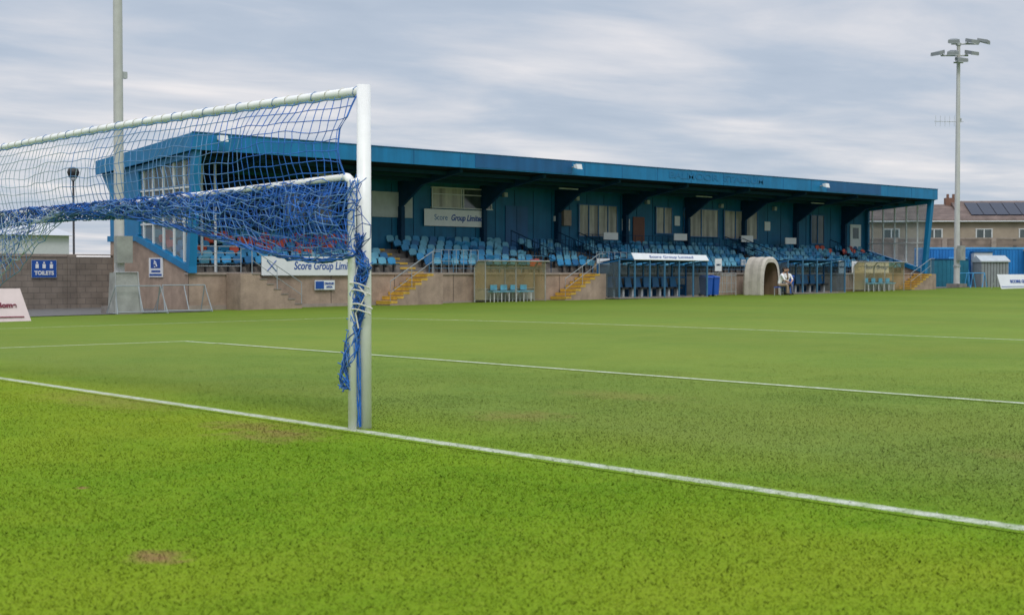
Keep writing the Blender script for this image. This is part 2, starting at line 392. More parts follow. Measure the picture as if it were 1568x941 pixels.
drape(12.9,15.5,lowl,1.75,SX-.03,.10,12,NETG,amp=.05)
drape(13.1,15.5,[(a,b+.10) for a,b in lowl],1.75,SX-.08,.11,14,NETW,amp=.09,skew=-.1)
drape(13.6,15.5,[(a,b+.16) for a,b in lowl],1.72,SX-.05,.10,17,NETB,amp=.11,skew=.1,jit=.04)
mb.build("gathered_net",goal)
mb=MB()
def off(l,c,z,bx=PX,by=PY): return (bx-.746*l-.666*c, by+.666*l-.746*c, z)
path=[(.02,1.42),(.06,1.33),(.02,1.25),(-.02,1.17),(.02,1.08),(.045,1.0),(.03,.90),(.05,.8),(.075,.66),(.11,.5),(.13,.38),(.12,.26)]
for q in range(36):
    a,b_=R()*6,R()*6; n0=0 if q<16 else random.randrange(0,6); n1=len(path) if q%3 else random.randrange(8,12); pts=[]
    wd=ru(.015,.05)
    for s in range(n0*4,(n1-1)*4):
        i=s//4; t=(s%4)/4; l=path[i][0]*(1-t)+path[i+1][0]*t; z=path[i][1]*(1-t)+path[i+1][1]*t
        pts.append(off(l+wd*math.sin(a+s*.55),.085+.03*math.cos(b_+s*.5),z+.012*math.sin(a*3+s)))
    if len(pts)>3: mb.tube(pts,.0042,NM[q%5],4,False)
for q in range(14):
    z=1.35-.08*q; l=lerp_tab([(-z_,l_) for l_,z_ in path],-z); w=.05+.02*R()
    mb.tube([off(l-w,.09,z+.03),off(l,.11,z-.01),off(l+w,.09,z+.02)],.004,NETB,4,False)
for q in range(8):
    a=R()*6; mb.tube([off(.035+.016*math.sin(a+z*6),.065+.01*math.cos(a+z*9),z) for z in [.02+.05*i for i in range(24)]],.004,NETB,4,False)
for zc,l in ((1.05,.03),(1.0,.02),(.90,.01),(.86,.02)):
    mb.tube([off(l+.075*math.cos(t),.07+.075*math.sin(t)+.0,zc+.02*math.sin(t*1.5)) for t in [i*.4 for i in range(17)]],.0055,ROPE,5,False)
mb.tube([off(.03,.13,1.05),off(-.03,.14,.98),off(0,.13,.93),off(.05,.12,.85),off(.03,.12,.74)],.006,ROPE,5)
mb.build("tied_net",goal)

# ------------------------------------------------------------ STAND
stand=empty("grandstand")
X0,X1=23.8,72.0; YF=44.0; YB=48.0
mb=MB()
mb.px([(43.42,5.62),(43.42,6.06),(51.0,5.52),(51.0,5.12)],X0-.12,X1+.12,BLUED)
mb.px([(43.30,5.52),(43.30,6.12),(43.42,6.12),(43.42,5.52)],X0-.2,X1+.2,BLUE)
mb.px([(43.421,5.50),(43.421,6.10),(51.05,5.58),(51.05,5.04)],X0-.2,X0-.121,BLUE)
mb.px([(43.421,5.50),(43.421,6.10),(51.05,5.58),(51.05,5.04)],X1+.121,X1+.2,BLUE)
mb.build("roof",stand)
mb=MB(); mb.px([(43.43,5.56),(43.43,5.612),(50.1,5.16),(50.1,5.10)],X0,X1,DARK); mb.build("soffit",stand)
mb=MB()
for a,b_ in ((36.6,42.2),(61.2,66.3)): mb.box(a,b_,43.285,43.298,5.56,6.09,BLUED)
for x in [X0+2.4*i for i in range(1,20)]: mb.box(x-.012,x+.012,43.292,43.299,5.53,6.11,BLUED)
mb.box(X0-.2,X1+.2,43.27,43.31,6.121,6.15,BLUED)
mb.build("fascia_panels",stand)
text("fascia_lettering","BALMOOR  STADIUM",(52.2,43.29,5.83),.42,BLUEP,stand,width=7.2,bold=.012)
mb=MB()
for k_ in range(1,11):
    x=X0-1.82+4.74*k_
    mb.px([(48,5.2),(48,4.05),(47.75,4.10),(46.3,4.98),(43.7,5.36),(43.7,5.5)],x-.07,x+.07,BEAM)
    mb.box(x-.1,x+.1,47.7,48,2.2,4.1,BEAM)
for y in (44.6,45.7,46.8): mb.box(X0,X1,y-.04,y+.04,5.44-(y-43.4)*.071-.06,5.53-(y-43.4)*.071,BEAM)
mb.build("roof_beams",stand)
mb=MB()
for x in (31,44.5,54.2,64): mb.box(x-.6,x+.6,45.85,45.93,5.10,5.15,SIGND)
mb.build("strip_lights",stand)
mb=MB()
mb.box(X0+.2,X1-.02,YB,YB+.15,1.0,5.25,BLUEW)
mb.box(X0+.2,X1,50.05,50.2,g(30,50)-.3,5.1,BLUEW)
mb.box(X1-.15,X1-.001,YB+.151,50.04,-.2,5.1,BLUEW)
for x in [X0+1.2*i for i in range(1,40)]: mb.box(x-.015,x+.015,YB-.012,YB-.001,2.3,5.1,BEAM)
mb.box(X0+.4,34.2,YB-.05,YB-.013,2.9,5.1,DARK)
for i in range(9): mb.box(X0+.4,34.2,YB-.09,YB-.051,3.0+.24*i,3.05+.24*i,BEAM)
mb.build("back_wall",stand)
mb=MB()
def win(a,b_,z0,z1,n,fr,pane,y=YB):
    mb.box(a,b_,y-.05,y-.013,z0,z1,pane); t=.05
    mb.box(a-t,b_+t,y-.1,y-.001,z1,z1+t,fr); mb.box(a-t,b_+t,y-.12,y-.001,z0-t,z0,fr)
    for i in range(n+1):
        x=a+(b_-a)*i/n; mb.box(x-t/2,x+t/2,y-.09,y-.052,z0,z1,fr)
win(38.0,39.7,4.15,5.0,1,WHITEF,CURT); win(39.82,41.5,4.15,5.0,1,WHITEF,CURTD); mb.box(38,41.4,YB-.095,YB-.055,4.72,4.76,WHITEF)
win(47.2,49.9,3.03,4.55,4,BLUEF,CURT); win(52.8,54.05,3.28,4.6,2,BLUEF,CURT); win(55.0,57.8,3.16,4.6,2,BLUEF,CURT)
win(58.3,61.2,3.1,4.6,3,BLUEF,CURT); win(66.2,67.5,2.95,4.58,2,BLUEF,CURTD)
win(30.2,32.6,3.3,4.5,3,BLUEF,CURTD,YB-.09)
mb.box(51.1,51.95,YB-.05,YB-.013,2.2,4.07,REDD); mb.box(42.4,43.8,YB-.05,YB-.013,2.2,4.35,BLUED); mb.box(43.09,43.11,YB-.06,YB-.051,2.2,4.35,BEAM)
mb.box(70.2,71.3,YB-.05,YB-.013,2.2,4.15,SIGNW); mb.box(70.45,71.05,YB-.06,YB-.051,3.3,3.95,CURTD)
mb.box(34.7,36.9,YB-.06,YB-.013,3.62,4.72,SIGND); mb.box(37.5,41.1,YB-.14,YB-.125,3.30,4.05,SIGNW)
mb.box(46.0,46.5,YB-.25,YB-.013,3.5,4.25,COPE); mb.box(45.5,45.7,YB-.1,YB-.013,3.7,3.95,SIGNW)
mb.box(50.3,50.85,YB-.04,YB-.013,3.35,3.95,SIGNW); mb.box(61.9,62.4,YB-.04,YB-.013,3.6,4.1,SIGNW); mb.box(54.3,54.7,YB-.04,YB-.013,3.7,4.2,SIGNW)
for x in (36.3,42.2,46.9,52,57.9,62.6): mb.box(x,x+.2,YB-.2,YB-.013,4.75,4.95,SIGND)
mb.build("windows_and_doors",stand)
text("sponsor_lettering","Group Limited",(39.95,YB-.144,3.68),.38,SIGNB,stand,width=1.9,bold=.012,shear=.3)
text("sponsor_lettering_thin","Score",(38.45,YB-.144,3.68),.36,BLUEF,stand,width=.75)
# terrace
mb=MB(); rows=6
rz=[1.22+.20*i for i in range(rows)]; ry=[44.75+.54*i for i in range(rows)]
mb.box(X0+.21,X1-.2,YF+.2,44.75,.9,1.15,CONC)
for i in range(rows):
    mb.box(X0+.21,X1-.2,ry[i]+.001,(ry[i+1] if i<rows-1 else YB-.031),.9,rz[i],CONC)
for ax in (34.6,46.0,58.4,68.0):
    for i in range(rows):
        mb.box(ax-.4,ax+.4,ry[i]-.02,ry[i]+.06,rz[i]-.07,rz[i]+.012,YEL)
        mb.box(ax-.4,ax+.4,ry[i]-.27,ry[i]-.021,rz[i]-.20,rz[i]-.10,CONC)
mb.build("terrace",stand)
# seats
mb=MB()
aisles=[(34.2,35.0),(42.3,42.8),(45.5,46.5),(58.0,58.8),(67.6,68.4)]
for i in range(rows):
    x=X0+.6
    while x<X1-.7:
        if not any(a<x+.22 and x<b_ for a,b_ in aisles) and R()>.02:
            rr=R(); 
            m_=SEATA if rr<.45 else SEATB if rr<.85 else SEATC
            if x<33.5 and i>=3 and R()<.62: m_=SEATR
            elif x<30.5 and i==2 and R()<.35: m_=SEATR
            elif 41.2<x<42.2 and i==0: m_=SEATR
            elif x>66 and i>=4 and R()<.4: m_=SEATR
            z=rz[i]-.06; y=ry[i]+.12; dz=.015*R(); xj=x+.02*(R()-.5)
            if R()<.8:
                mb.solid([(xj+.02,y+.06,z+.38),(xj+.40,y+.06,z+.38),(xj+.39,y+.30,z+.36),(xj+.03,y+.30,z+.36)],[(xj+.03,y+.02,z+.42),(xj+.39,y+.02,z+.42),(xj+.38,y+.30,z+.40),(xj+.04,y+.30,z+.40)],m_)
            else:
                mb.solid([(xj+.03,y+.26,z+.38),(xj+.39,y+.26,z+.38),(xj+.39,y+.30,z+.38),(xj+.03,y+.30,z+.38)],[(xj+.05,y+.18,z+.62),(xj+.37,y+.18,z+.62),(xj+.37,y+.22,z+.62),(xj+.05,y+.22,z+.62)],m_)
            prof=[(0.04,.40),(0.01,.55),(.05,.64+dz),(.12,.67+dz),(.30,.67+dz),(.37,.64+dz),(.41,.55),(.38,.40)]
            mb.solid([(xj+a,y+.35+(h-.4)*.25,z+h) for a,h in prof],[(xj+a,y+.31+(h-.4)*.25,z+h) for a,h in prof],m_)
            mb.box(xj+.18,xj+.24,y+.2,y+.26,z,z+.355,BLACK)
        x+=.48
mb.build("stadium_seating",stand)
# front wall
mb=MB()
gm=-.35
mb.box(X0+.001,X1,YF,YF+.2,gm,1.12,ROUGH)
mb.box(X0-.03,X1+.03,YF-.05,YF+.25,1.121,1.2,COPE)
for x in [X0+3.05*i for i in range(0,16)]: mb.box(x-.015,x+.015,YF-.012,YF-.001,gm,1.12,ROUGHD)
mb.box(X0,X1,YF-.03,YF-.002,gm,.02,COPE)
mb.build("front_wall",stand)
for (xa,xb,sgn,nm) in ((X0,X0+.2,-1,"end_wall"),(X1-.2,X1,1,"glazed_end_screen")):
    mb=MB()
    lowp=[(44.2,gm),(50.2,gm),(50.2,2.40),(48.0,2.40),(44.2,1.28)]
    if sgn>0: xa2,xb2=xa+.003,xb+.003
    else: xa2,xb2=xa,xb
    mb.px(lowp,xa2,xb2,ROUGH)
    mb.px([(43.85,1.18),(48.0,2.401),(50.35,2.401),(50.35,2.62),(47.95,2.62),(43.85,1.42)],xa2-.06,xb2+.06,BLUE)
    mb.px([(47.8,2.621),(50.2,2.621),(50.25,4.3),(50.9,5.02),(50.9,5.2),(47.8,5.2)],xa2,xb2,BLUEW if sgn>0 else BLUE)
    mb.px([(43.43,5.5),(43.85,1.421),(44.06,1.48),(43.70,5.5)],xa2-.05,xb2+.05,BLUE)
    mb.px([(43.7,5.28),(43.7,5.5),(47.9,5.2),(47.9,4.98)],xa2-.02,xb2+.02,BLUE)
    xm=(xa2+xb2)/2
    def botz(y): return 1.45+(y-44.0)*.293
    for i,y in enumerate((44.45,45.2,46.0,46.8,47.55)):
        mb.box(xm-.04,xm+.04,y-.035,y+.035,botz(y),5.3-(y-43.7)*.071,WHITEF)
    for z in (4.25,3.0):
        y0=44.0-(z-1.45)*.11
        mb.box(xm-.035,xm+.035,y0,47.8,z-.03,z+.03,WHITEF)
    mb.build(nm,stand)
    mb=MB(); mb.face([(xm,43.95,1.5),(xm,47.8,2.6),(xm,47.8,5.0),(xm,43.55,5.3)],GLASS); mb.build(nm+"_glass",stand,recalc=False)
mb=MB()
for y in (44.9,45.9,46.9): mb.tube([(X0+1.6,y,1.2),(X0+1.6,y,5.2)],.05,WHITEF,8)
mb.build("inner_screen_posts",stand)
for x,z in ((24.6,5.92),(42.2,5.85),(60.6,5.82)):
    mb=MB(); mb.tube([(x,43.29,z),(x,42.95,z+.02)],.03,STEEL,8); mb.solid([(x-.16,42.8,z-.1),(x+.16,42.8,z-.1),(x+.16,43.0,z-.04),(x-.16,43.0,z-.04)],[(x-.16,42.86,z+.12),(x+.16,42.86,z+.12),(x+.16,43.05,z+.1),(x-.16,43.05,z+.1)],SIGNW)
    mb.build("fascia_lamp",stand)
def stairs(x0,dirn,name,nose,n=7,dx=.30,y0=42.95):
    mb=MB(); gz=g(x0,43); H=(1.16-gz)/n
    for i in range(n):
        a=x0+dirn*dx*i; z=gz+H*(i+1)
        e=x0+dirn*dx*(i+1)
        lo,hi=min(a,e),max(a,e)
        mb.box(lo,hi,y0,YF-.06,gz-.3,z-.03,ROUGH)
        mb.box(lo-.02,hi,y0-.02,YF-.06,z-.029,z,nose)
        if nose is YEL:
            mb.box(lo-.012,lo-.001,y0,YF-.07,z-H+.05,z-.03,nose)
            mb.box(lo,hi,y0-.012,y0-.001,z-.09,z-.03,nose)
    e=x0+dirn*dx*n; 
    for yy in (y0+.04,):
        p0=(x0,yy,gz+.95); p1=(e,yy,2.05)
        mb.tube([(x0,yy,gz),p0,p1,(e+dirn*.4,yy,2.05)],.016,RAILG,6)
        mb.tube([(x0,yy,gz+.5),(e,yy,1.65)],.012,RAILG,6); mb.tube([(e,yy,1.16),p1],.016,RAILG,6); mb.tube([((x0+e)/2,yy,(gz+1.16)/2),((x0+e)/2,yy,(gz+.95+2.05)/2)],.014,RAILG,6)
    lo,hi=min(e,e+dirn*.5),max(e,e+dirn*.5)
    mb.box(lo,hi,y0,YF-.06,gz-.3,1.16,ROUGH)
    return mb.build(name,stand)
stairs(32.0,1,"yellow_stairs",YEL); stairs(41.5,1,"yellow_stairs",YEL); stairs(68.9,1,"yellow_stairs",YEL); stairs(27.9,-1,"concrete_stairs",CONC)
mb=MB()
def rail(x0,x1,y,z0,h,m,sp=1.5,mid=2,r=.02):
    n=max(1,round((x1-x0)/sp))
    for i in range(n+1):
        x=x0+(x1-x0)*i/n; mb.tube([(x,y,z0),(x,y,z0+h)],r,m,6)
    for k_ in range(mid+1):
        z=z0+h*(k_+1)/(mid+1); mb.tube([(x0,y,z),(x1,y,z)],r*.9,m,6)
for a,b_ in ((24.0,26.0),(28.2,31.8)): rail(a,b_,44.1,1.2,.95,RAILG,1.0,3,.017)
for a,b_ in ((34.8,41.2),(44.3,68.6),(71.0,71.9)): rail(a,b_,44.1,1.2,.75,RAILB,1.2,3,.015)
rail(35.0,37.4,44.05,1.2,.95,RAILG,.4,1,.012); rail(44.5,46.5,44.05,1.2,.95,RAILG,.4,1,.012); rail(50.8,53.6,43.3,.2,1.0,RAILG,.35,1,.013)
for x in (42.3,45.3,46.7,57.8,59.0,67.4): 
    for i in range(rows):
        mb.tube([(x,ry[i],rz[i]),(x,ry[i],rz[i]+.95)],.02,BEAM,6)
    mb.tube([(x,44.3,2.1),(x,ry[-1],rz[-1]+.95)],.022,BEAM,6); mb.tube([(x,44.3,1.7),(x,ry[-1],rz[-1]+.5)],.018,BEAM,6)
rail(42.6,46.6,46.2,1.8,.95,BEAM,.2,1,.014); rail(47.0,57.5,45.9,1.7,.95,BEAM,.5,1,.014); rail(59.0,67.2,44.9,1.2,.95,BEAM,.6,2,.014)
rail(47.2,57.4,47.5,2.2,.9,BEAM,.5,1,.014)
mb.build("railings",stand)
mb=MB()
for x,z in ((48.2,2.85),(53.4,2.9),(58.9,2.9),(62.8,2.85)): mb.box(x,x+1.0,47.2,47.24,z,z+.35,SIGNW)
for x,y,z in ((40.9,44.6,1.5),(49.7,45.2,1.7),(55.9,44.8,1.6)): mb.box(x,x+.35,y,y+.04,z,z+.3,SEATR if x<45 else SIGND)
mb.build("box_signs",stand)

def sign(name,x0,x1,z0,z1,y,m,txt=None,tm=None,width=None,size=.2,icon=False,rz=0):
    e=empty(name); mb=MB(); mb.box(x0,x1,y,y+.03,z0,z1,m); 
    mb.box(x0-.015,x1+.015,y+.005,y+.026,z0-.015,z1+.015,STEEL)
    mb.build("panel",e)
    if txt: text("lettering",txt,((x0+x1)/2+(.15*(x1-x0) if icon else 0),y-.006,(z0+z1)/2),size,tm,e,width=width,bold=.006,shear=.2 if icon else 0)
    if icon:
        mb=MB(); c=x0+.42; zc=(z0+z1)/2
        mb.tube([(c-.2,y-.012,zc-.2),(c+.2,y-.012,zc+.2)],.02,SIGNB,4); mb.tube([(c+.2,y-.008,zc-.2),(c-.2,y-.008,zc+.2)],.02,BLUEF,4); mb.build("logo",e)
    return e
sign("sponsor_banner",26.75,31.1,1.10,1.80,43.88,SIGNW,"Score Group Limited",SIGNB,2.9,.42,True)
sign("disabled_access_sign",29.1,30.0,.55,.9,43.9,SIGNW)
e=bpy.data.objects["disabled_access_sign"]; text("lettering","DISABLED",(29.75,43.89,.78),.11,SIGNB,e,width=.42,bold=.004); text("lettering","AREA",(29.75,43.89,.65),.11,SIGNB,e,width=.3,bold=.004)
mb=MB(); mb.box(29.12,29.5,43.885,43.899,.58,.87,SIGNB); mb.build("disabled_symbol",e)
sign("white_notice_sign",44.3,45.1,1.15,1.85,43.8,SIGNW,"NOTICE",BEAM,.5,.12)
sign("white_notice_sign",61.9,62.4,1.2,1.85,43.0,SIGNW,"NOTICE",BEAM,.4,.12)
sign("white_notice_sign",52.6,53.1,1.3,1.9,43.8,SIGNW,"INFO",BEAM,.3,.12)
sign("sponsor_banner",64.0,67.6,1.22,1.85,43.6,SIGNW,"Score Group",SIGNB,2.2,.3,True)
e=empty("wheelchair_sign"); mb=MB(); mb.box(X0-.05,X0-.012,45.85,46.9,1.03,1.74,SIGNW); mb.box(X0-.056,X0-.051,46.0,46.75,1.36,1.70,SIGNB)
mb.box(X0-.056,X0-.051,45.9,46.85,1.08,1.15,SIGNB); mb.box(X0-.056,X0-.051,46.0,46.7,1.21,1.28,SIGNB)
xx=X0-.06; mb.tube([(xx,46.4+.1*math.cos(t),1.50+.1*math.sin(t)) for t in [i*.5 for i in range(12)]],.015,SIGNW,4); mb.tube([(xx,46.45,1.66),(xx,46.43,1.52),(xx,46.3,1.5),(xx,46.25,1.42)],.02,SIGNW,4); mb.build("panel",e)

# ------------------------------------------------------------ shelters
def perspex(x0,x1,y0,h,frame=SHEDL):
    e=empty("perspex_shelter"); mb=MB(); gz=g((x0+x1)/2,y0)
    d=1.0
    for x in (x0,(x0+x1)/2,x1):
        mb.tube([(x,y0+d,gz),(x,y0+d,gz+h*.85),(x,y0+d*.75,gz+h),(x,y0+.05,gz+h)],.036,frame,8)
        mb.tube([(x,y0+.3,gz),(x,y0+.3,gz+h)],.026,frame,6)
    for y,z in ((y0+d,gz+.1),(y0+d,gz+.55),(y0+d,gz+h*.85),(y0+.05,gz+h),(y0+d*.75,gz+h)): mb.tube([(x0,y,z),(x1,y,z)],.028,frame,6)
    mb.build("frame",e)
    mb=MB(); 
    mb.face([(x0,y0+d,gz+.55),(x1,y0+d,gz+.55),(x1,y0+d,gz+h*.85),(x0,y0+d,gz+h*.85)],PERSP)
    mb.face([(x0,y0+d+.01,gz+.05),(x1,y0+d+.01,gz+.05),(x1,y0+d+.01,gz+.54),(x0,y0+d+.01,gz+.54)],SHEDL)
    mb.face([(x0,y0+d,gz+h*.85),(x1,y0+d,gz+h*.85),(x1,y0+d*.75,gz+h),(x0,y0+d*.75,gz+h)],PERSP)
    mb.face([(x0,y0+d*.75,gz+h),(x1,y0+d*.75,gz+h),(x1,y0+.05,gz+h),(x0,y0+.05,gz+h)],PERSP)
    for x in (x0,x1): mb.face([(x,y0+.3,gz+.1),(x,y0+d,gz+.1),(x,y0+d,gz+h*.85),(x,y0+d*.75,gz+h),(x,y0+.3,gz+h)],PERSP)
    mb.build("perspex",e,recalc=False)
    mb=MB(); 
    mb.box(x0+.6,x1-.5,y0+.5,y0+.85,gz+.42,gz+.46,SEATB)
    for i in range(6):
        x=x0+.7+(x1-x0-1.3)*i/5; mb.tube([(x,y0+.55,gz),(x,y0+.55,gz+.42)],.018,WHITEF,5); mb.tube([(x,y0+.8,gz),(x,y0+.8,gz+.42)],.018,WHITEF,5)
    for i in range(4):
        x=x0+.75+(x1-x0-1.7)*i/3; mb.box(x,x+.36,y0+.84,y0+.87,gz+.5,gz+.72,SEATB)
    mb.build("bench",e)
    return e
perspex(36.9,40.3,42.7,1.72); perspex(63.6,67.4,42.2,1.6)
def dugout(x0,x1,y0,h,bays,signtxt):
    e=empty("dugout"); mb=MB(); gz=g((x0+x1)/2,y0); d=1.4
    for i in range(bays+1):
        x=x0+(x1-x0)*i/bays
        mb.box(x-.035,x+.035,y0+d-.07,y0+d,gz,gz+h-.15,BLUEF)
        mb.box(x-.03,x+.03,y0,y0+.06,gz,gz+h,RAILB)
        mb.solid([(x-.03,y0+.061,gz+h-.06),(x+.03,y0+.061,gz+h-.06),(x+.03,y0+d-.071,gz+h-.21),(x-.03,y0+d-.071,gz+h-.21)],[(x-.03,y0+.061,gz+h),(x+.03,y0+.061,gz+h),(x+.03,y0+d-.071,gz+h-.15),(x-.03,y0+d-.071,gz+h-.15)],BLUEF)
    for z in (gz+.05,gz+.95): mb.box(x0,x1,y0+d-.06,y0+d-.01,z-.03,z+.03,BLUEF)
    mb.box(x0,x1,y0+.005,y0+.055,gz+h+.001,gz+h+.05,BLUED)
    mb.box(x0-.04,x1+.04,y0-.02,y0+d+.02,gz,gz+.06,CONC)
    mb.build("frame",e)
    mb=MB()
    DK=BEAM
    mb.face([(x0,y0+d-.035,gz+.1),(x1,y0+d-.035,gz+.1),(x1,y0+d-.035,gz+.6),(x0,y0+d-.035,gz+.6)],DK)
    mb.face([(x0,y0+d-.035,gz+.6),(x1,y0+d-.035,gz+.6),(x1,y0+d-.035,gz+h-.2),(x0,y0+d-.035,gz+h-.2)],DGLASS)
    mb.face([(x0,y0,gz+h+.06),(x1,y0,gz+h+.06),(x1,y0+d,gz+h-.1),(x0,y0+d,gz+h-.1)],DK)
    for x in (x0,x1): mb.face([(x,y0+.06,gz+.1),(x,y0+d,gz+.1),(x,y0+d,gz+h-.15),(x,y0+.06,gz+h)],DGLASS)
    mb.build("glazing",e,recalc=False)
    if signtxt:
        mb=MB(); a,b_=x0+.9,x1+.05
        mb.solid([(a,y0-.05,gz+h+.02),(b_,y0-.05,gz+h+.0),(b_,y0-.03,gz+h-.02),(a,y0-.03,gz+h+.0)],[(a,y0+.14,gz+h+.32),(b_,y0+.14,gz+h+.26),(b_,y0+.17,gz+h+.25),(a,y0+.17,gz+h+.31)],SIGNW); mb.build("roof_sign",e)
        t=text("lettering",signtxt,((a+b_)/2,y0+.015,gz+h+.15),.17,SIGNB,e,width=3.0,bold=.0); t.rotation_euler[0]=math.radians(58)
    mb=MB()
    n=int((x1-x0-.5)/.62)
    for i in range(n):
        x=x0+.3+.62*i; y=y0+.75
        mb.box(x,x+.44,y,y+.40,gz+.42,gz+.50,BLACK); mb.solid([(x,y+.36,gz+.5),(x+.44,y+.36,gz+.5),(x+.44,y+.42,gz+.5),(x,y+.42,gz+.5)],[(x+.04,y+.44,gz+.95),(x+.40,y+.44,gz+.95),(x+.40,y+.5,gz+.95),(x+.04,y+.5,gz+.95)],SEATC)
        mb.box(x+.16,x+.28,y+.1,y+.3,gz+.06,gz+.42,STEEL)
    mb.build("seats",e)
    return e
dugout(44.0,50.0,42.1,1.74,6,"Score Group Limited"); dugout(56.0,60.9,41.9,1.70,4,None)
for x,w in ((50.2,.45),(50.75,.4),(55.6,.34)):
    e=empty("wheelie_bin"); y=42.3 if x<55 else 41.5; gz=g(x,y); mb=MB()
    mb.solid([(x+.04,y+.04,gz+.08),(x+w-.04,y+.04,gz+.08),(x+w-.04,y+w,gz+.08),(x+.04,y+w,gz+.08)],[(x,y,gz+.9),(x+w,y,gz+.9),(x+w,y+w+.05,gz+.9),(x,y+w+.05,gz+.9)],BINB)
    mb.solid([(x-.02,y-.04,gz+.901),(x+w+.02,y-.04,gz+.901),(x+w+.02,y+w+.07,gz+.901),(x-.02,y+w+.07,gz+.901)],[(x+.02,y,gz+.95),(x+w-.02,y,gz+.95),(x+w-.02,y+w,gz+1.02),(x+.02,y+w,gz+1.02)],BINB)
    for s in (x+.03,x+w-.03): mb.tube([(s-.02,y+w,gz+.09),(s+.02,y+w,gz+.09)],.09,BLACK,12)
    mb.build("body",e)
# canvas-covered tunnel
e=empty("canvas_tunnel"); mb=MB(); xc,hw,H=54.75,.74,1.9; y0=42.0; gz=g(xc,y0)
prof=[]
for i in range(17):
    t=math.pi*i/16; c_,s_=math.cos(t),math.sin(t)
    prof.append((-hw*math.copysign(abs(c_)**.6,c_),H*abs(s_)**.6 if s_>1e-6 else 0))
ribs=[(0,.95,0),(.12,1.0,0),(.35,.97,0),(.6,1.0,0),(.85,.97,0),(1.1,1.0,0),(1.25,.88,0)]
rings=[[(xc+a*k_,y0+dy,gz+b_*k_) for a,b_ in prof] for dy,k_,_ in ribs]
for r1,r2 in zip(rings,rings[1:]):
    for i in range(16): mb.face([r1[i],r1[i+1],r2[i+1],r2[i]],PALE)
ins=[[(xc+a*k_*.84,y0+dy+.01,gz+b_*k_*.90) for a,b_ in prof] for dy,k_,_ in ribs]
for r1,r2 in zip(ins,ins[1:]):
    for i in range(16): mb.face([r1[i],r1[i+1],r2[i+1],r2[i]],TAN)
for i in range(16): mb.face([rings[0][i],rings[0][i+1],ins[0][i+1],ins[0][i]],PALE)
mb.face(ins[-1],TAN); mb.face(rings[-1],PALE)
mb.build("canvas_hood",e,smooth=False,recalc=False)

